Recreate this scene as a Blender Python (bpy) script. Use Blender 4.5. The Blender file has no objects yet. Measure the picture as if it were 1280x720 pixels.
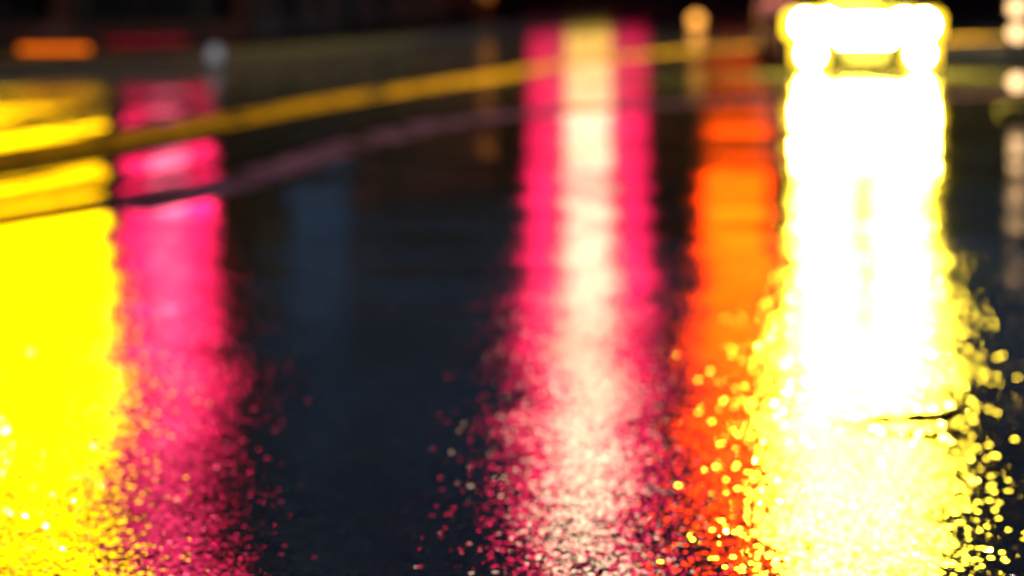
import bpy, bmesh, math, random
from mathutils import Vector, Matrix
random.seed(7)
R = math.radians
sc = bpy.context.scene
COL = sc.collection
CAM_H = 1.3

# ------------------------------------------------------------------ helpers
def interp(pts, x):
    if x <= pts[0][0]: return pts[0][1]
    if x >= pts[-1][0]: return pts[-1][1]
    for (a, b), (c, d) in zip(pts, pts[1:]):
        if x <= c:
            return b + (d - b) * (x - a) / (c - a)

def smooth(pts, x, w=0.7):
    return sum(interp(pts, x + w * k / 3) * (4 - abs(k)) for k in range(-3, 4)) / 16.0

def link(name, bm, mat, parent=None, loc=None, smooth_shade=False):
    me = bpy.data.meshes.new(name)
    bmesh.ops.recalc_face_normals(bm, faces=bm.faces)
    bm.to_mesh(me); bm.free()
    if smooth_shade:
        for p in me.polygons: p.use_smooth = True
    o = bpy.data.objects.new(name, me)
    if mat: me.materials.append(mat)
    COL.objects.link(o)
    if parent: o.parent = parent
    if loc: o.location = loc
    return o

def tag(o, label, cat, group=None):
    o['label'] = label; o['category'] = cat
    if group: o['group'] = group
    return o

def structure(o):
    o['kind'] = 'structure'; return o

def thing(name, loc, label, cat, group=None, rz=0.0):
    o = bpy.data.objects.new(name, None); COL.objects.link(o)
    o.location = loc; o.rotation_euler = (0, 0, rz); o.empty_display_size = .3
    return tag(o, label, cat, group)

def copy_thing(src, loc, label, rz=None):
    r = src.copy(); COL.objects.link(r); r.location = loc
    if rz is not None: r.rotation_euler = (0, 0, rz)
    r['label'] = label
    for ch in list(src.children):
        c = ch.copy(); COL.objects.link(c); c.parent = r
        for g in list(ch.children):
            d = g.copy(); COL.objects.link(d); d.parent = c
    return r

def box(bm, x0, x1, y0, y1, z0, z1, bev=0.0):
    t = bmesh.new()
    bmesh.ops.create_cube(t, size=1)
    for v in t.verts:
        v.co = Vector(((x0 + x1) / 2 + v.co.x * (x1 - x0), (y0 + y1) / 2 + v.co.y * (y1 - y0), (z0 + z1) / 2 + v.co.z * (z1 - z0)))
    if bev > 0:
        bmesh.ops.bevel(t, geom=t.edges[:], offset=bev, segments=2, affect='EDGES')
    merge(bm, t)

def merge(bm, t, mtx=None):
    if mtx: bmesh.ops.transform(t, matrix=mtx, verts=t.verts)
    m = {}
    for v in t.verts: m[v] = bm.verts.new(v.co)
    for f in t.faces:
        try: bm.faces.new([m[v] for v in f.verts])
        except ValueError: pass
    t.free()

def lathe(bm, prof, seg=20, mtx=None):
    t = bmesh.new(); rings = []
    for (r, z) in prof:
        rings.append([t.verts.new((r * math.cos(2 * math.pi * k / seg), r * math.sin(2 * math.pi * k / seg), z)) for k in range(seg)])
    for a, b in zip(rings, rings[1:]):
        for k in range(seg):
            t.faces.new((a[k], a[(k + 1) % seg], b[(k + 1) % seg], b[k]))
    t.faces.new(rings[0][::-1]); t.faces.new(rings[-1])
    merge(bm, t, mtx)

def tube(bm, pts, rad, seg=10):
    t = bmesh.new(); rings = []
    n = len(pts)
    for i, p in enumerate(pts):
        p = Vector(p)
        d = (Vector(pts[min(i + 1, n - 1)]) - Vector(pts[max(i - 1, 0)])).normalized()
        up = Vector((0, 0, 1)) if abs(d.z) < .9 else Vector((1, 0, 0))
        a = d.cross(up).normalized(); b = d.cross(a)
        r = rad[i] if isinstance(rad, (list, tuple)) else rad
        rings.append([t.verts.new(p + a * r * math.cos(2 * math.pi * k / seg) + b * r * math.sin(2 * math.pi * k / seg)) for k in range(seg)])
    for a, b in zip(rings, rings[1:]):
        for k in range(seg):
            t.faces.new((a[k], a[(k + 1) % seg], b[(k + 1) % seg], b[k]))
    t.faces.new(rings[0][::-1]); t.faces.new(rings[-1])
    merge(bm, t)

def new_mat(name):
    m = bpy.data.materials.new(name); m.use_nodes = True
    nt = m.node_tree; nt.nodes.clear()
    out = nt.nodes.new('ShaderNodeOutputMaterial')
    return m, nt, out

def simple(name, col, rough=.5, metal=0.0, noise=.25, scale=6.0, bump=0.0, spec=.5):
    m, nt, out = new_mat(name)
    b = nt.nodes.new('ShaderNodeBsdfPrincipled')
    b.inputs['Metallic'].default_value = metal
    b.inputs['Specular IOR Level'].default_value = spec
    tc = nt.nodes.new('ShaderNodeTexCoord'); n = nt.nodes.new('ShaderNodeTexNoise')
    n.inputs['Scale'].default_value = scale; n.inputs['Detail'].default_value = 5
    nt.links.new(tc.outputs['Object'], n.inputs['Vector'])
    mx = nt.nodes.new('ShaderNodeMix'); mx.data_type = 'RGBA'
    mx.inputs['A'].default_value = (*[c * (1 - noise) for c in col], 1)
    mx.inputs['B'].default_value = (*[min(1, c * (1 + noise)) for c in col], 1)
    nt.links.new(n.outputs['Fac'], mx.inputs['Factor'])
    nt.links.new(mx.outputs['Result'], b.inputs['Base Color'])
    mr = nt.nodes.new('ShaderNodeMapRange')
    mr.inputs['To Min'].default_value = rough * .8; mr.inputs['To Max'].default_value = min(1, rough * 1.2)
    nt.links.new(n.outputs['Fac'], mr.inputs['Value']); nt.links.new(mr.outputs['Result'], b.inputs['Roughness'])
    if bump:
        bp = nt.nodes.new('ShaderNodeBump'); bp.inputs['Strength'].default_value = bump; bp.inputs['Distance'].default_value = .02
        nt.links.new(n.outputs['Fac'], bp.inputs['Height']); nt.links.new(bp.outputs['Normal'], b.inputs['Normal'])
    nt.links.new(b.outputs[0], out.inputs[0])
    return m

def glow(name, col, strength, var=0.0, scale=2.0):
    """a lit face: lamps, neon tubes, lightboxes, glare and reflection stand-ins"""
    m, nt, out = new_mat(name)
    e = nt.nodes.new('ShaderNodeEmission')
    e.inputs['Color'].default_value = (*col, 1); e.inputs['Strength'].default_value = strength
    if var:
        tc = nt.nodes.new('ShaderNodeTexCoord'); n = nt.nodes.new('ShaderNodeTexNoise')
        n.inputs['Scale'].default_value = scale
        nt.links.new(tc.outputs['Object'], n.inputs['Vector'])
        mr = nt.nodes.new('ShaderNodeMapRange')
        mr.inputs['From Min'].default_value = .3; mr.inputs['From Max'].default_value = .7
        mr.inputs['To Min'].default_value = strength * (1 - var); mr.inputs['To Max'].default_value = strength * (1 + var)
        nt.links.new(n.outputs['Fac'], mr.inputs['Value']); nt.links.new(mr.outputs['Result'], e.inputs['Strength'])
    nt.links.new(e.outputs[0], out.inputs[0])
    return m

# ------------------------------------------------------------------ light levels
L = dict(yellow=20.0, pink_left=5.0, pink=8.0, cream=11.0, orange=7.0, head=4000.0, bar=1500.0,
         white=50.0, blue=.13, street=700.0)

# ------------------------------------------------------------------ wet asphalt
def wet_asphalt(name, road=True, tone=1.0):
    m, nt, out = new_mat(name)
    N = nt.nodes.new; K = nt.links.new
    def math_(op, a, b=None, clamp=False):
        n = N('ShaderNodeMath'); n.operation = op; n.use_clamp = clamp
        for i, v in enumerate((a, b)):
            if v is None: continue
            if isinstance(v, (int, float)): n.inputs[i].default_value = v
            else: K(v, n.inputs[i])
        return n.outputs[0]
    tc = N('ShaderNodeTexCoord')
    geo = N('ShaderNodeNewGeometry')
    pos = tc.outputs['Object']
    def noise(vec, scale, detail=2.0, stretch=None):
        if stretch:
            mp = N('ShaderNodeMapping'); mp.inputs['Scale'].default_value = stretch
            K(vec, mp.inputs['Vector']); vec = mp.outputs[0]
        n = N('ShaderNodeTexNoise'); n.inputs['Scale'].default_value = scale; n.inputs['Detail'].default_value = detail
        K(vec, n.inputs['Vector']); return n
    def slope(colsock, amp):       # colour centred on .5 -> slope vector
        s = N('ShaderNodeVectorMath'); s.operation = 'SUBTRACT'; K(colsock, s.inputs[0]); s.inputs[1].default_value = (.5, .5, .5)
        k = N('ShaderNodeVectorMath'); k.operation = 'SCALE'; K(s.outputs[0], k.inputs[0])
        if isinstance(amp, (int, float)): k.inputs['Scale'].default_value = amp
        else: K(amp, k.inputs['Scale'])
        return k.outputs[0]
    def vadd(a, b):
        s = N('ShaderNodeVectorMath'); s.operation = 'ADD'; K(a, s.inputs[0]); K(b, s.inputs[1]); return s.outputs[0]
    # the aggregate: every stone a facet of its own under the water film
    vor = N('ShaderNodeTexVoronoi'); vor.inputs['Scale'].default_value = 115.0; K(pos, vor.inputs['Vector'])
    fine = noise(pos, 45.0, 1.0)
    mid = noise(pos, 14.0, 1.0)
    # how rough the film lies: the film is thicker in some bands
    patch = noise(pos, .9, 3.0, (1.0, .35, 1.0))
    grain = math_('MULTIPLY_ADD', patch.outputs['Fac'], 1.0)
    sv = N('ShaderNodeSeparateColor'); K(vor.outputs['Color'], sv.inputs[0])
    amp = math_('MULTIPLY_ADD', math_('POWER', sv.outputs[2], 6.0), AG * 2.0)
    amp.node.inputs[2].default_value = AG * .45
    s1 = slope(vor.outputs['Color'], amp)
    s2 = slope(fine.outputs['Color'], FI)
    s3 = slope(mid.outputs['Color'], MI)
    # long shallow waves of the laid surface
    wav = noise(pos, 1.0, 2.0, (.35, 1.35, 1.0)); s4 = slope(wav.outputs['Color'], WV)
    # near the camera the film is thin and the stones stand out of it; further out the water covers them
    sp = N('ShaderNodeSeparateXYZ'); K(pos, sp.inputs[0])
    pool = noise(pos, .35, 2.0)
    yy = math_('MULTIPLY_ADD', pool.outputs['Fac'], 3.0); yy.node.inputs[2].default_value = -1.5
    fl = N('ShaderNodeMapRange'); K(math_('ADD', sp.outputs['Y'], yy), fl.inputs['Value']); fl.interpolation_type = 'SMOOTHSTEP'
    fl.inputs['From Min'].default_value = 4.2; fl.inputs['From Max'].default_value = 11.0
    fl.inputs['To Min'].default_value = 1.0; fl.inputs['To Max'].default_value = .24
    f2 = N('ShaderNodeMapRange'); K(sp.outputs['Y'], f2.inputs['Value']); f2.interpolation_type = 'SMOOTHSTEP'
    f2.inputs['From Min'].default_value = 17.0; f2.inputs['From Max'].default_value = 24.0
    f2.inputs['To Min'].default_value = 0.0; f2.inputs['To Max'].default_value = .26
    fsum = math_('ADD', fl.outputs[0], f2.outputs[0])
    sc_ = N('ShaderNodeVectorMath'); sc_.operation = 'SCALE'; K(vadd(vadd(s1, s2), s3), sc_.inputs[0]); K(fsum, sc_.inputs['Scale'])
    tot = vadd(sc_.outputs[0], s4)
    flat = N('ShaderNodeVectorMath'); flat.operation = 'MULTIPLY'; K(tot, flat.inputs[0]); flat.inputs[1].default_value = (1, 1, 0)
    nrm = N('ShaderNodeVectorMath'); nrm.operation = 'NORMALIZE'
    K(vadd(geo.outputs['Normal'], flat.outputs[0]), nrm.inputs[0])
    # base colour: dark binder, slightly lighter stones
    cr = N('ShaderNodeValToRGB'); K(vor.outputs['Distance'], cr.inputs[0])
    cr.color_ramp.elements[0].color = (.040 * tone, .042 * tone, .050 * tone, 1); cr.color_ramp.elements[1].color = (.018 * tone, .019 * tone, .024 * tone, 1)
    wet = N('ShaderNodeBsdfPrincipled')
    K(cr.outputs[0], wet.inputs['Base Color'])
    wet.inputs['IOR'].default_value = 1.36
    wet.inputs['Roughness'].default_value = ROUGH
    K(nrm.outputs[0], wet.inputs['Normal'])
    dry = N('ShaderNodeBsdfDiffuse')
    K(cr.outputs[0], dry.inputs['Color']); dry.inputs['Roughness'].default_value = .6
    mix = N('ShaderNodeMixShader')
    K(dry.outputs[0], mix.inputs[1]); K(wet.outputs[0], mix.inputs[2])
    if road:
        uv = N('ShaderNodeUVMap'); uv.uv_map = 'lane'
        sx = N('ShaderNodeSeparateXYZ'); K(uv.outputs[0], sx.inputs[0])
        v = sx.outputs['Y']; x = sx.outputs['X']
        # wear bands that run along the street, wavering a little
        wob = noise(uv.outputs[0], 1.0, 2.0, (.55, 1.5, 1))
        vv = math_('ADD', v, math_('MULTIPLY', math_('SUBTRACT', wob.outputs['Fac'], .5), .07))
        mr = N('ShaderNodeMapRange'); K(vv, mr.inputs['Value'])
        mr.inputs['From Min'].default_value = -.5; mr.inputs['From Max'].default_value = 2.0
        ramp = N('ShaderNodeValToRGB'); K(mr.outputs[0], ramp.inputs[0])
        er = ramp.color_ramp.elements
        stops = BANDS
        while len(er) < len(stops): er.new(.5)
        for e, (p, val) in zip(er, stops):
            e.position = (p + .5) / 2.5; e.color = (val, val, val, 1)
        # the bands are strongest on the left where the tyre ruts are, and fade to the right
        fade = N('ShaderNodeMapRange'); K(x, fade.inputs['Value'])
        fade.inputs['From Min'].default_value = -2.2; fade.inputs['From Max'].default_value = .2
        fade.inputs['To Min'].default_value = 1.0; fade.inputs['To Max'].default_value = .12; fade.interpolation_type = 'SMOOTHSTEP'
        inv = math_('SUBTRACT', 1.0, ramp.outputs[0])
        st = noise(uv.outputs[0], 1.0, 3.0, (1.1, 8.0, 1))
        sm = N('ShaderNodeMapRange'); K(st.outputs['Fac'], sm.inputs['Value']); sm.interpolation_type = 'SMOOTHSTEP'
        sm.inputs['From Min'].default_value = .40; sm.inputs['From Max'].default_value = .47
        sm.inputs['To Min'].default_value = .95; sm.inputs['To Max'].default_value = 0.0
        far = N('ShaderNodeMapRange'); K(v, far.inputs['Value']); far.inputs['From Min'].default_value = 0.0; far.inputs['From Max'].default_value = .05
        lost = math_('MULTIPLY', math_('MAXIMUM', inv, math_('MULTIPLY', sm.outputs[0], far.outputs[0])), fade.outputs[0])
        ps = N('ShaderNodeMapRange'); K(patch.outputs['Fac'], ps.inputs['Value'])
        ps.inputs['From Min'].default_value = .30; ps.inputs['From Max'].default_value = .52
        ps.inputs['To Min'].default_value = .55; ps.inputs['To Max'].default_value = 1.0
        w = math_('MULTIPLY', math_('SUBTRACT', 1.0, lost, True), ps.outputs[0], True)
        K(w, mix.inputs[0])
    else:
        ps = N('ShaderNodeMapRange'); K(patch.outputs['Fac'], ps.inputs['Value'])
        ps.inputs['From Min'].default_value = .40; ps.inputs['From Max'].default_value = .62
        ps.inputs['To Min'].default_value = .03; ps.inputs['To Max'].default_value = .3
        K(ps.outputs[0], mix.inputs[0])
    K(mix.outputs[0], out.inputs[0])
    return m

AG, FI, MI, WV, ROUGH = .135, .125, .07, .09, .05
BANDS = [(-.5, 1), (-.01, 1), (.0, .3), (.02, 0), (.12, 0), (.14, .5), (.18, .5), (.20, 0), (.29, 0), (.33, .4), (.54, .45),
         (.62, 0), (1.09, 0), (1.15, .95), (1.33, .95), (1.36, 0), (1.385, 0), (1.41, .95), (1.70, .9), (1.80, 0), (2.0, 0)]
M = {}
M['road'] = wet_asphalt('wet_asphalt')
M['pavement'] = wet_asphalt('damp_pavement', road=False, tone=.2)

# ------------------------------------------------------------------ street layout (plan view, metres)
KERB = [(-60, 6), (-30, 17), (-12, 25), (-7, 27.5), (-4.4, 30), (-2.4, 36.5), (0, 46), (2.5, 60), (5.5, 76), (14, 98), (30, 112), (60, 120)]
LINE = [(-60, -20), (-12, -4), (-4.6, 10.9), (-3.62, 14.0), (-3.3, 15.15), (-2.93, 16.5), (-1.85, 21), (-.78, 24.3), (.7, 29.4), (3.3, 35.5), (9.8, 41.5), (30, 48), (60, 52)]
SEAM = [(-60, -23), (-12, -7), (-4, 7.6), (-2.66, 10.2), (-2.25, 10.9), (-1.76, 12.2), (-1.35, 15.0), (-.58, 17.8), (.38, 19.2), (2.6, 20.9), (5.6, 21.9), (30, 28), (60, 32)]
kerb = lambda x: smooth(KERB, x, 1.2)
line = lambda x: smooth(LINE, x, .45)
seam = lambda x: smooth(SEAM, x, .3)

def ground():
    bm = bmesh.new()
    s = 3000
    vs = [bm.verts.new(p) for p in ((-s, -s, -.06), (s, -s, -.06), (s, s, -.06), (-s, s, -.06))]
    bm.faces.new(vs)
    structure(link('ground', bm, simple('dark_ground', (.03, .03, .032), .8)))
ground()

def road():
    bm = bmesh.new(); uvl = bm.loops.layers.uv.new('lane')
    xs = []
    x = -60.0
    while x < 60:
        xs.append(x); x += .12 if -8 < x < 14 else 1.5
    xs.append(60)
    vs = [-3, -2, -1.2, -.8, -.4, -.2, 0] + [k / 8 for k in range(1, 17)]
    grid = []; val = {}
    for x in xs:
        a, b, c = seam(x), line(x), kerb(x)
        colv = []
        for v in vs:
            if v < 0: y = a + (a + 25) * v / 3
            elif v <= 1: y = a + (b - a) * v
            else: y = b + (c - b) * (v - 1)
            vt = bm.verts.new((x, y, 0)); val[vt] = (x, v); colv.append(vt)
        grid.append(colv)
    for i in range(len(xs) - 1):
        for j in range(len(vs) - 1):
            f = bm.faces.new((grid[i][j], grid[i + 1][j], grid[i + 1][j + 1], grid[i][j + 1]))
            for lp in f.loops: lp[uvl].uv = val[lp.vert]
    structure(link('road', bm, M['road']))
road()

def strip(name, cf, w0, w1, z0, z1, mat, x0, x1, step=.2):
    """a solid band following a curve; w0..w1 is its offset range across the curve"""
    bm = bmesh.new(); secs = []
    x = x0
    while x <= x1:
        d = Vector((.2, cf(x + .1) - cf(x - .1), 0)).normalized(); n = Vector((-d.y, d.x, 0))
        p = Vector((x, cf(x), 0))
        secs.append([bm.verts.new(p + n * w + Vector((0, 0, z))) for w, z in ((w0, z0), (w1, z0), (w1, z1), (w0, z1))])
        x += step
    for a, b in zip(secs, secs[1:]):
        for k in range(4):
            bm.faces.new((a[k], b[k], b[(k + 1) % 4], a[(k + 1) % 4]))
    bm.faces.new(secs[0]); bm.faces.new(secs[-1][::-1])
    return link(name, bm, mat)

def paint(name, col, wear_lo, wear_hi, gloss=0):
    """thermoplastic road paint with worn, dirty edges"""
    m, nt, out = new_mat(name)
    N = nt.nodes.new; K = nt.links.new
    tc = N('ShaderNodeTexCoord'); n = N('ShaderNodeTexNoise'); n.inputs['Scale'].default_value = 3.0; n.inputs['Detail'].default_value = 8
    K(tc.outputs['Object'], n.inputs['Vector'])
    mr = N('ShaderNodeMapRange'); K(n.outputs['Fac'], mr.inputs['Value'])
    mr.inputs['From Min'].default_value = wear_lo; mr.inputs['From Max'].default_value = wear_hi
    mx = N('ShaderNodeMix'); mx.data_type = 'RGBA'; K(mr.outputs[0], mx.inputs['Factor'])
    mx.inputs['A'].default_value = (.03, .03, .035, 1); mx.inputs['B'].default_value = (*col, 1)
    if gloss:
        b = N('ShaderNodeBsdfPrincipled'); K(mx.outputs['Result'], b.inputs['Base Color'])
        b.inputs['Roughness'].default_value = gloss; b.inputs['Specular IOR Level'].default_value = .12
    else:
        b = N('ShaderNodeBsdfDiffuse'); K(mx.outputs['Result'], b.inputs['Color']); b.inputs['Roughness'].default_value = .5
    K(b.outputs[0], out.inputs[0])
    return m
structure(strip('yellow_lane_line', line, -.33, .22, .001, .006, paint('yellow_paint', (.80, .46, .01), .36, .50), -14, 40))
structure(strip('faded_edge_line', seam, -.22, .18, .001, .005, paint('faded_line_lilac_sheen', (.34, .17, .56), .34, .62), -2.2, 40))  # lilac in the colour stands in for pink sign light on the pale line
structure(strip('kerb', kerb, 0, .18, -.05, .15, simple('kerb_stone', (.02, .022, .032), .7, bump=.3, spec=.2), -45, 50))
structure(strip('sidewalk', kerb, .18, 7.5, -.05, .146, M['pavement'], -45, 50, .6))

# ------------------------------------------------------------------ buildings across the street
M['brick'] = None
def brick_mat(name, c1, c2, mortar):
    m, nt, out = new_mat(name)
    N = nt.nodes.new; K = nt.links.new
    tc = N('ShaderNodeTexCoord'); mp = N('ShaderNodeMapping'); mp.inputs['Rotation'].default_value = (R(90), 0, 0)
    K(tc.outputs['Object'], mp.inputs['Vector'])
    b = N('ShaderNodeTexBrick'); K(mp.outputs[0], b.inputs['Vector'])
    b.inputs['Scale'].default_value = 4.0; b.inputs['Color1'].default_value = (*c1, 1); b.inputs['Color2'].default_value = (*c2, 1)
    b.inputs['Mortar'].default_value = (*mortar, 1)
    p = N('ShaderNodeBsdfPrincipled'); K(b.outputs['Color'], p.inputs['Base Color']); p.inputs['Roughness'].default_value = .9; p.inputs['Specular IOR Level'].default_value = .05
    K(p.outputs[0], out.inputs[0]); return m
WALLS = [brick_mat('dark_red_brick', (.10, .04, .03), (.08, .03, .03), (.06, .05, .05)),
         simple('grey_render', (.014, .017, .028), .9, bump=.3, spec=.05),
         brick_mat('brown_brick', (.04, .03, .028), (.03, .022, .022), (.03, .03, .03)),
         simple('slate_render', (.022, .026, .04), .9, bump=.3, spec=.05)]
M['frame'] = simple('dark_window_frame', (.012, .012, .014), .7, spec=.1)
M['glass'] = simple('shuttered_glass', (.01, .012, .016), .6, spec=.06)
M['screen_glass'] = simple('windscreen_glass', (.01, .012, .018), .06)
M['stone'] = simple('sill_stone', (.10, .10, .11), .8, bump=.2)
M['door'] = simple('painted_door', (.03, .02, .02), .7, spec=.1)
M['metal'] = simple('galvanised_metal', (.3, .3, .32), .4, .9)
M['black'] = simple('black_metal', (.015, .015, .018), .7, .0, spec=.15)

def building(p0, p1, storeys, mat, label, depth=9.0, shopglow=None, floor=3.3):
    """p0 -> p1 is the street front; local +x runs along it, local -y faces the street"""
    a = Vector((*p0, 0)); b = Vector((*p1, 0)); d = b - a; W = d.length
    root = thing('shop_building', a, label, 'building', 'buildings across the street', math.atan2(d.y, d.x))
    H = storeys * floor + .9
    wall = bmesh.new(); g = 4.0                                    # ground floor height
    H = g + (storeys - 1) * floor + .3
    nb = max(2, int(W / 3.0)); bay = W / nb
    # front wall in strips round its openings, so that each opening is a real recess
    def wallbox(x0, x1, z0, z1): box(wall, x0, x1, 0, .35, z0, z1)
    box(wall, 0, W, .35, depth, 0, H)
    # ground floor: piers, stall riser and fascia
    wallbox(0, W, 3.1, g)
    for k in range(nb + 1):
        x0 = max(0, k * bay - .2); x1 = min(W, k * bay + .2)
        wallbox(x0, x1, 0, 3.1)
    doork = nb // 2
    for k in range(nb):
        x0, x1 = k * bay + .2, (k + 1) * bay - .2
        if k == doork:
            fr = bmesh.new(); m_ = (x0 + x1) / 2
            box(fr, x0, m_ - .55, .2, .3, 0, 3.1); box(fr, m_ + .55, x1, .2, .3, 0, 3.1); box(fr, m_ - .55, m_ + .55, .2, .3, 2.3, 3.1)
            link('door_surround', fr, M['frame'], root)
            dr = bmesh.new(); box(dr, m_ - .54, m_ + .54, .22, .28, .15, 2.29, .01)
            dd = link('door', dr, M['door'], root)
            h = bmesh.new(); tube(h, [(m_ + .4, .18, 1.0), (m_ + .4, .18, 1.5)], .02, 8); link('handle', h, M['metal'], dd)
        else:
            wallbox(x0, x1, 0, .45)
            fr = bmesh.new()
            for (u0, u1, w0, w1) in ((x0, x1, .45, .53), (x0, x1, 3.02, 3.1), (x0, x0 + .08, .53, 3.02), (x1 - .08, x1, .53, 3.02), ((x0 + x1) / 2 - .03, (x0 + x1) / 2 + .03, .53, 3.02)):
                box(fr, u0, u1, .1, .2, w0, w1)
            wn = link('shop_window', fr, M['frame'], root)
            pn = bmesh.new(); box(pn, x0 + .08, x1 - .08, .14, .16, .53, 3.02)
            link('pane', pn, shopglow if (shopglow and k == nb - 1) else M['glass'], wn)
    fa = bmesh.new(); box(fa, .1, W - .1, -.08, -.003, 3.2, 3.85, .01); link('fascia', fa, M['frame'], root)
    for s in range(1, storeys):
        z0 = g + (s - 1) * floor; w0, w1 = z0 + .9, z0 + 2.6
        wallbox(0, W, z0, w0); wallbox(0, W, w1, z0 + floor)
        for k in range(nb + 1):
            x0 = 0 if k == 0 else (k - .5) * bay + .55
            x1 = W if k == nb else (k + .5) * bay - .55
            wallbox(x0, x1, w0, w1)
        for k in range(nb):
            c = (k + .5) * bay
            fr = bmesh.new()
            for (u0, u1, v0, v1) in ((-.55, .55, w0, w0 + .07), (-.55, .55, w1 - .07, w1), (-.55, -.48, w0 + .07, w1 - .07), (.48, .55, w0 + .07, w1 - .07), (-.48, .48, (w0 + w1) / 2 - .03, (w0 + w1) / 2 + .03)):
                box(fr, c + u0, c + u1, .12, .2, v0, v1)
            wn = link('window', fr, M['frame'], root)
            pn = bmesh.new(); box(pn, c - .48, c + .48, .15, .17, w0 + .07, w1 - .07); link('pane', pn, M['glass'], wn)
            sl = bmesh.new(); box(sl, c - .65, c + .65, -.09, -.003, w0 - .12, w0, .01); link('sill', sl, M['stone'], wn)
    wallbox(0, W, g + (storeys - 1) * floor, H)
    link('wall', wall, mat, root)
    co = bmesh.new(); box(co, -.05, W + .05, -.2, -.003, H - .4, H - .1, .03); link('cornice', co, M['stone'], root)
    rf = bmesh.new(); box(rf, -.04, W + .04, -.05, depth + .1, H + .002, H + .2, .02); link('roof', rf, M['black'], root)
    return root

SHOP_DIM = glow('dim_shop_light', (1, .30, .04), .5, .4, 1.2)
building((-23, 27.0), (-4.9, 36.6), 3, WALLS[0], 'dark brick shop building at the far left behind the yellow sign')
building((-4.8, 36.9), (-3.3, 51), 1, WALLS[1], 'single-storey grey rendered building next to the dark brick one, left of centre', shopglow=None)
building((-3.1, 51.4), (-.5, 68), 1, WALLS[2], 'low brown brick building behind the centre of the street bend', shopglow=SHOP_DIM)
building((-.3, 69), (9, 100), 2, WALLS[3], 'slate coloured building beyond the pink pylon sign')
building((9.3, 103), (27, 121), 4, WALLS[2], 'tall brown brick building closing the street at the right')
building((27.5, 121.5), (52, 130), 3, WALLS[1], 'grey rendered building furthest right beyond the car')

# ------------------------------------------------------------------ signs
def wall_sign(name, cx, y, z0, z1, w, face, label, rz=0.0, group=None, posts=True, mid=None, inner=None, base=.146, baffle=0):
    """a lightbox: casing, glowing face, posts down to the pavement"""
    root = thing(name, (cx, y, base), label, 'sign', group, rz)
    z0 -= base; z1 -= base
    c = bmesh.new(); box(c, -w / 2 - .08, w / 2 + .08, 0, .3, z0 - .08, z1 + .08, .02); link('casing', c, M['black'], root)
    if not isinstance(face, list): face = [(z1, face)]
    a = z0
    for (b, mat) in face:
        f = bmesh.new(); box(f, -w / 2, w / 2, -.03, -.003, a, min(b - base, z1) - .002, .005); link('lit_face', f, mat, root); a = b - base
    if mid:
        g = bmesh.new(); box(g, -mid[0] / 2, mid[0] / 2, -.032, -.0305, z0 + .05, z1 - .05); link('inner_band', g, mid[1], root)
    if inner:
        iw, mat = inner
        for (a, b, mat) in mat:
            g = bmesh.new(); box(g, -iw / 2, iw / 2, -.07, -.033, a - .146, b - .146, .03); link('centre_panel', g, mat, root)
    if baffle:  # added fins that keep the board light off the neighbouring walls
        for s in (-1, 1):
            h = bmesh.new(); box(h, s * (w / 2 + .055) - .02, s * (w / 2 + .055) + .02, -baffle, -.003, z0, z1, .005); link('side_baffle', h, M['black'], root)
    if posts:
        for s in (-1, 1):
            p = bmesh.new(); lathe(p, [(.16, 0), (.16, .03), (.07, .05), (.06, z0 - .05)], 14, Matrix.Translation((s * w * .32, .15, 0))); link('post', p, M['black'], root)
    return root

Y_COL = (1.0, .50, .0)
P_COL = (1.0, .012, .10)
C_COL = (1.0, .68, .42)
O_COL = (1.0, .04, .0005)
wall_sign('yellow_sign', -8.07, 34.0, 1.45, 9.6, 2.2, [(4.2, glow('yellow_light', Y_COL, 16, .15)), (9.6, glow('yellow_light_high', Y_COL, L['yellow'], .2))], 'tall yellow lightbox whose glow fills the left edge of the wet road')
wall_sign('pink_sign', -5.97, 34.6, 1.45, 9.6, 1.55, [(2.3, glow('pink_light_low', P_COL, 15, .1)), (9.6, glow('pink_light', P_COL, 4.0, .25))], 'narrow pink lightbox standing beside the tall yellow lightbox', inner=(.6, [(1.5, 2.3, glow('pink_core_low', (1, .12, .22), 16)), (2.4, 4.2, glow('pink_core', (1, .05, .17), 3)), (4.4, 9.5, glow('pink_core_high', (1, .05, .17), 6.0))]))
wall_sign('pylon_sign', 2.6, 68.0, 1.0, 20, 4.0, [(5.0, glow('rose_light', P_COL, L['pink'] * .24, .1)), (9.5, glow('rose_light_mid', P_COL, L['pink'] * .5, .1)), (14, glow('rose_light_high', P_COL, L['pink'], .1)), (20, glow('rose_light_top', P_COL, L['pink'] * 1.3, .1))], 'large pink pylon sign with a cream centre panel, reflected mid-road', mid=(2.6, glow('salmon_light', (1.0, .05, .14), 1.7)), inner=(1.5, [(a, b, glow('cream_light', c, k)) for (a, b, c, k) in ((1.0, 2.1, (1.0, .62, .07), 3.6), (3.1, 4.4, C_COL, 5.0), (5.6, 6.3, C_COL, 5.0), (7.6, 9.1, C_COL, 6.0), (9.9, 12.6, C_COL, 5.5), (13.0, 15.8, C_COL, 9.0), (16.2, 19.8, C_COL, 14.0))]))
wall_sign('orange_sign', 11.15, 98.0, 6.5, 29, 3.0, [(10, glow('orange_light', (1.0, .10, .001), L['orange'] * .3, .15)), (27, glow('orange_light_high', O_COL, L['orange'] * 3.2, .15))], 'tall orange lightbox reflected just left of the car headlights')
W_COL = (1.0, .72, .035)  # boards added behind the car to carry the white reflection down the road
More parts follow.
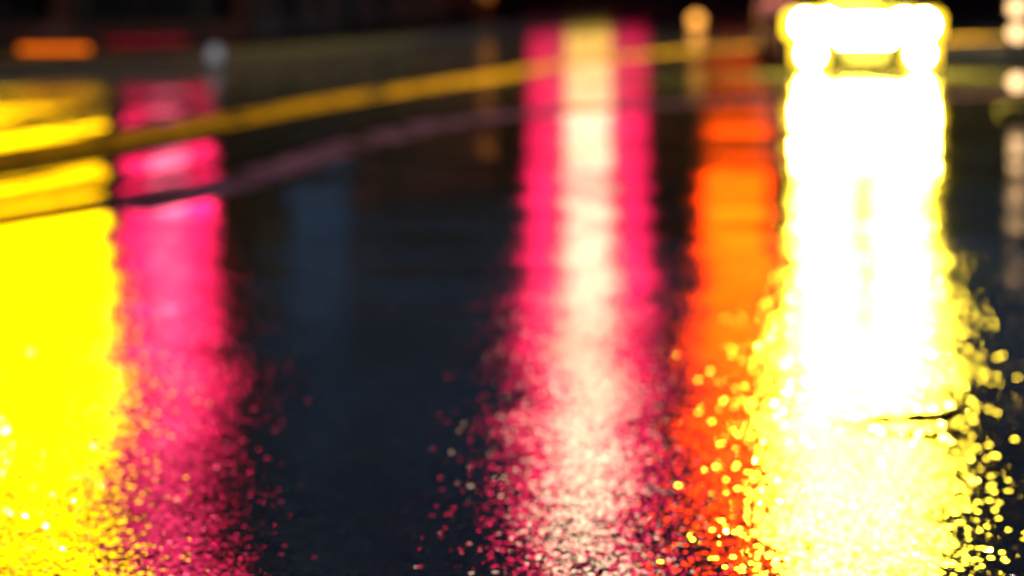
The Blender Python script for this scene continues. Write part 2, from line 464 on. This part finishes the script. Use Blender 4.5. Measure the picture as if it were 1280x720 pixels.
for wx, lab in ((7.28, 'left one of the two added warm white boards behind the car that whiten the wet road'), (8.92, 'right one of the two added warm white boards behind the car that whiten the wet road')):
    wall_sign('added_glare_board', wx, 46.0, 2.6, 15.5, 1.36, [(6.0, glow('white_light', W_COL, L['white'] * 1.6, .15)), (9.5, glow('white_light_mid', W_COL, L['white'] * 2.6, .15)), (15.5, glow('white_light_high', W_COL, L['white'] * 3.6, .15))], lab, group='added boards behind the car', base=.0, baffle=.85)
wall_sign('blue_sign', -3.9, 40.0, 2.6, 10.5, 1.3, glow('blue_light', (.18, .38, .75), L['blue']), 'dim blue lightbox between the two pink signs')

# ------------------------------------------------------------------ small lamps, bollard and glowing reflection stand-ins by the kerb
def lamp_post(loc, heights, lens, label, r=.10, group=None, name='marker_lamp'):
    root = thing(name, loc, label, 'lamp', group)
    top = max(heights)
    b = bmesh.new(); lathe(b, [(.16, 0), (.16, .04), (.12, .07)], 18); link('base', b, M['black'], root)
    p = bmesh.new(); lathe(p, [(.03, .07), (.03, top + .02)], 12); link('post', p, M['black'], root)
    for h in heights:
        hs = bmesh.new()
        lathe(hs, [(r * .6, 0), (r * 1.12, .03), (r * 1.15, .09), (r * 1.02, .1)], 20, Matrix.Translation((0, .03, h)) @ Matrix.Rotation(R(90), 4, 'X'))
        hh = link('lamp_housing', hs, M['black'], root)
        ln = bmesh.new()
        lathe(ln, [(r, .101), (r * .9, .13), (r * .6, .155), (r * .1, .165)], 20, Matrix.Translation((0, .03, h)) @ Matrix.Rotation(R(90), 4, 'X'))
        link('lens', ln, lens, hh)
    return root
lamp_post((4.80, 19.0, 0), (.29, .76, 1.0), glow('warm_lamp', (1.0, .60, .28), 3.5), 'thin post carrying three round warm lamps at the right edge', r=.075)
lamp_post((4.62, 50, 0), (.20,), glow('amber_lamp', (1.0, .40, .06), 3.2), 'single amber marker lamp standing in the road before the orange sign', r=.16)

# pale bollard on the far kerb, its cap glowing in place of light on it
t = thing('bollard', (-4.40, 29.5, 0), 'small pale grey bollard at the far kerb above the pink reflection', 'bollard')
b = bmesh.new(); lathe(b, [(.13, 0), (.13, .02), (.10, .04)], 20); link('base', b, M['black'], t)
b = bmesh.new(); lathe(b, [(.09, .041), (.10, .06), (.10, .20), (.07, .25), (.02, .26)], 20); link('cap', b, glow('pale_cap_glow', (.85, .88, 1.0), .26), t)

def pavement_glow(loc, w, mat, label, rz):
    root = thing('pavement_glow', loc, label, 'pavement glow', None, rz)
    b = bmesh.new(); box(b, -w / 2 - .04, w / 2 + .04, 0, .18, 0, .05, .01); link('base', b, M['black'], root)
    b = bmesh.new(); box(b, -w / 2, w / 2, .01, .16, .053, .13, .02); link('lens', b, mat, root)  # glowing slab imitates coloured light reflected on the pavement
pavement_glow((-6.62, 28.75, .152), 1.0, glow('orange_reflection_glow', (1.0, .16, .002), 1.6), 'glowing strip in place of the orange reflection on the dark pavement at the far left', R(4))
pavement_glow((-5.9, 32.3, .147), 1.3, glow('magenta_reflection_glow', (.9, .004, .06), .22), 'dim glowing strip in place of the magenta reflection on the pavement left of the bollard', R(25))

# thin strip of debris lying on the wet road
b = bmesh.new()
pts = [(-.24, .03, .008), (-.19, .01, .010), (-.15, .0, .012), (-.10, .02, .018), (-.05, -.005, .022), (0, .02, .022), (.05, .01, .024), (.09, .035, .024), (.13, .03, .03), (.15, .05, .055)]
tube(b, pts, [.003, .005, .008, .014, .009, .018, .013, .018, .010, .004], 8)
tube(b, [(.10, .03, .02), (.125, .07, .045), (.13, .10, .09)], [.007, .005, .002], 6)
tube(b, [(-.06, -.005, .02), (-.10, -.03, .014)], [.006, .003], 6)
tag(link('twig', b, simple('wet_bark', (.03, .02, .012), .5, bump=.5, scale=40), None, (1.17, 5.74, 0)), 'short dark twig lying on the wet road in the white headlight glare', 'twig')

# ------------------------------------------------------------------ the car
def car():
    cx, fy = 4.78, 27.0
    root = thing('car', (cx, fy, 0), 'dark oncoming car with both white headlights on full beam', 'car')
    paintm = simple('car_paint', (.03, .035, .045), .25, .2, noise=.1)
    # cross sections along the length: y, half width, bottom, belt height, roof half width, roof height
    body = bmesh.new()
    secs = [(0.00, .72, .28, .60), (.10, .84, .24, .72), (.5, .89, .22, .82), (1.3, .91, .22, .92), (2.2, .92, .22, .96), (3.4, .92, .22, .98), (4.1, .89, .24, .98), (4.4, .82, .30, .90), (4.5, .70, .38, .78)]
    rings = []
    for (y, w, z0, z1) in secs:
        w *= 1.1
        prof = [(-w * .9, z0), (-w, z0 + .12), (-w * 1.0, (z0 + z1) / 2), (-w * .95, z1 - .08), (-w * .80, z1), (0, z1 + .03), (w * .80, z1), (w * .95, z1 - .08), (w * 1.0, (z0 + z1) / 2), (w, z0 + .12), (w * .9, z0)]
        rings.append([body.verts.new((px, y, pz)) for px, pz in prof])
    for a, b_ in zip(rings, rings[1:]):
        for k in range(len(a)): body.faces.new((a[k], a[(k + 1) % len(a)], b_[(k + 1) % len(a)], b_[k]))
    body.faces.new(rings[0]); body.faces.new(rings[-1][::-1])
    link('body', body, paintm, root, smooth_shade=True)
    cab = bmesh.new(); rings = []
    for (y, w, z) in ((1.25, .74, .93), (1.95, .62, 1.40), (2.6, .61, 1.46), (3.3, .60, 1.42), (4.15, .72, .97)):
        rings.append([cab.verts.new(p) for p in ((-w, y, z), (w, y, z))] + [cab.verts.new((.78, y, .95)), cab.verts.new((-.78, y, .95))])
    for a, b_ in zip(rings, rings[1:]):
        for k in range(4): cab.faces.new((a[k], a[(k + 1) % 4], b_[(k + 1) % 4], b_[k]))
    cb = link('cabin', cab, paintm, root)
    ws = bmesh.new()
    ws.faces.new([ws.verts.new(p) for p in ((-.66, 1.28, .99), (.66, 1.28, .99), (.56, 1.88, 1.39), (-.56, 1.88, 1.39))])
    bmesh.ops.solidify(ws, geom=ws.faces[:], thickness=.01)
    link('windscreen', ws, M['screen_glass'], cb)
    g = bmesh.new()
    for k in range(5): box(g, -.34, .34, -.02, .04, .40 + k * .045, .415 + k * .045, .004)
    box(g, -.38, .38, .0, .05, .385, .395); box(g, -.38, .38, .0, .05, .61, .625)
    link('grille', g, M['metal'], root)
    g = bmesh.new(); box(g, -.92, .92, -.07, .12, .12, .48, .03); link('bumper', g, paintm, root)
    lens = glow('headlight_glass', (1.0, .72, .06), L['head'])
    bar = glow('glare_fill', (1.0, .72, .06), L['bar'])  # glow added to spread the headlight glare over the car front
    rim_glow = glow('headlight_halo', (1.0, .62, .02), 5.0, .6, 5.0)  # glowing surfaces imitate the yellow halo round the headlights
    for s in (-1, 1):
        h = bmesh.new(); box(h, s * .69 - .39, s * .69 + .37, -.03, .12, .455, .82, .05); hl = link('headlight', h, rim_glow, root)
        for off in (-.14, .14):
            l_ = bmesh.new(); lathe(l_, [(.138, 0), (.13, .03), (.09, .05), (.01, .055)], 24, Matrix.Translation((s * .66 + off, -.031, .64)) @ Matrix.Rotation(R(90), 4, 'X'))
            link('lens', l_, lens, hl)
        fgl = bmesh.new(); lathe(fgl, [(.125, 0), (.115, .02), (.01, .03)], 20, Matrix.Translation((s * .74, -.087, .25)) @ Matrix.Rotation(R(90), 4, 'X'))  # added lamps that fill the glare below the headlights
        fl_ = link('glare_lamp', fgl, bar, root)
        fr_ = bmesh.new(); box(fr_, s * .76 - .22, s * .76 + .22, -.085, -.0715, .10, .40, .006); link('halo_panel', fr_, rim_glow, fl_)
        mr_ = bmesh.new(); box(mr_, s * .98 - .09, s * .98 + .09, 1.5, 1.6, .98, 1.10, .03); box(mr_, s * .88 - .04, s * .88 + .04, 1.53, 1.57, .97, 1.0); link('mirror', mr_, paintm, root)
    lb = bmesh.new(); box(lb, -.36, .36, -.11, -.075, .40, .72, .02); link('glare_bar', lb, bar, root)  # added glowing bar, closes the gap in the glare between the headlights
    pl = bmesh.new(); box(pl, -.26, .26, -.09, -.073, .18, .29, .003); link('number_plate', pl, simple('plate', (.7, .7, .65), .4), root)
    tyre = simple('tyre', (.02, .02, .02), .8)
    for y in (.85, 3.6):
        for s in (-1, 1):
            wroot = bmesh.new(); mt = Matrix.Translation((s * .88, y, .32)) @ Matrix.Rotation(R(90), 4, 'Y')
            lathe(wroot, [(.20, -.1), (.30, -.11), (.32, -.07), (.32, .07), (.30, .11), (.20, .1)], 24, mt)
            wh = link('wheel', wroot, tyre, root)
            rm = bmesh.new(); lathe(rm, [(.19, -.112), (.04, -.09), (.04, .09), (.19, .112)], 24, mt); link('rim', rm, M['metal'], wh)
car()

# ------------------------------------------------------------------ street lamps (added, unseen above the frame, to light the road lines)
def added_street_lamp(loc, rz, h, label, watt):
    root = thing('added_street_lamp', loc, label, 'street lamp', 'added unseen street lamps', rz)
    b = bmesh.new(); lathe(b, [(.14, 0), (.14, .25), (.09, .3), (.055, h)], 16); link('pole', b, M['black'], root)
    b = bmesh.new(); tube(b, [(0, 0, h - .05), (0, -.5, h + .3), (0, -1.6, h + .45)], .04, 10); link('arm', b, M['black'], root)
    b = bmesh.new(); box(b, -.19, .19, -2.45, -1.55, h + .38, h + .50, .03); hd = link('lamp_head', b, M['black'], root)
    b = bmesh.new(); box(b, -.15, .15, -2.38, -1.65, h + .372, h + .378); link('diffuser', b, glow('road_fill_light', (1, .86, .72), watt), hd)
    return root
if L['street'] > 0:
    added_street_lamp((-8.7, 27.4, .146), R(42), 8.0, 'added street lamp, out of view on the far kerb, lighting the left lanes', L['street'])
    added_street_lamp((14.0, 36.0, 0), R(-80), 8.0, 'added street lamp past the right edge, lighting the yellow lane line', L['street'] * 8)

# ------------------------------------------------------------------ sky
w = bpy.data.worlds.new('World'); sc.world = w; w.use_nodes = True
nt = w.node_tree; nt.nodes.clear()
sky = nt.nodes.new('ShaderNodeTexSky'); sky.sky_type = 'NISHITA'; sky.sun_disc = False
sky.sun_elevation = R(1.0); sky.sun_rotation = R(200)
bg = nt.nodes.new('ShaderNodeBackground'); bg.inputs['Strength'].default_value = .042
mul = nt.nodes.new('ShaderNodeMix'); mul.data_type = 'RGBA'; mul.blend_type = 'MULTIPLY'; mul.inputs['Factor'].default_value = 1
mul.inputs['B'].default_value = (.30, .60, 1.7, 1)
ow = nt.nodes.new('ShaderNodeOutputWorld')
nt.links.new(sky.outputs[0], mul.inputs['A']); nt.links.new(mul.outputs['Result'], bg.inputs[0]); nt.links.new(bg.outputs[0], ow.inputs[0])
sd = bpy.data.lights.new('moonlight', 'SUN'); sd.energy = .01; sd.angle = R(.5); sd.color = (.7, .8, 1)
so = bpy.data.objects.new('moonlight', sd); COL.objects.link(so); so.rotation_euler = (R(50), 0, R(30))

# ------------------------------------------------------------------ camera
cd = bpy.data.cameras.new('camera'); cam = bpy.data.objects.new('camera', cd); COL.objects.link(cam)
cam.location = (0, 0, CAM_H); cam.rotation_euler = (R(90), 0, 0)
cd.lens = 70; cd.sensor_width = 36; cd.shift_y = -390 / 1280
cd.clip_end = 6000; cd.clip_start = .05
cd.dof.use_dof = True; cd.dof.focus_distance = 3.6; cd.dof.aperture_fstop = 1.46
sc.camera = cam

sc.view_settings.view_transform = 'Standard'; sc.view_settings.look = 'None'
sc.view_settings.exposure = 0; sc.view_settings.gamma = 1
sc.render.engine = 'CYCLES'
cy = sc.cycles
cy.use_denoising = True; cy.denoiser = 'OPENIMAGEDENOISE'
cy.max_bounces = 5; cy.diffuse_bounces = 2; cy.glossy_bounces = 4
cy.sample_clamp_indirect = 0; cy.sample_clamp_direct = 0
cy.caustics_reflective = True
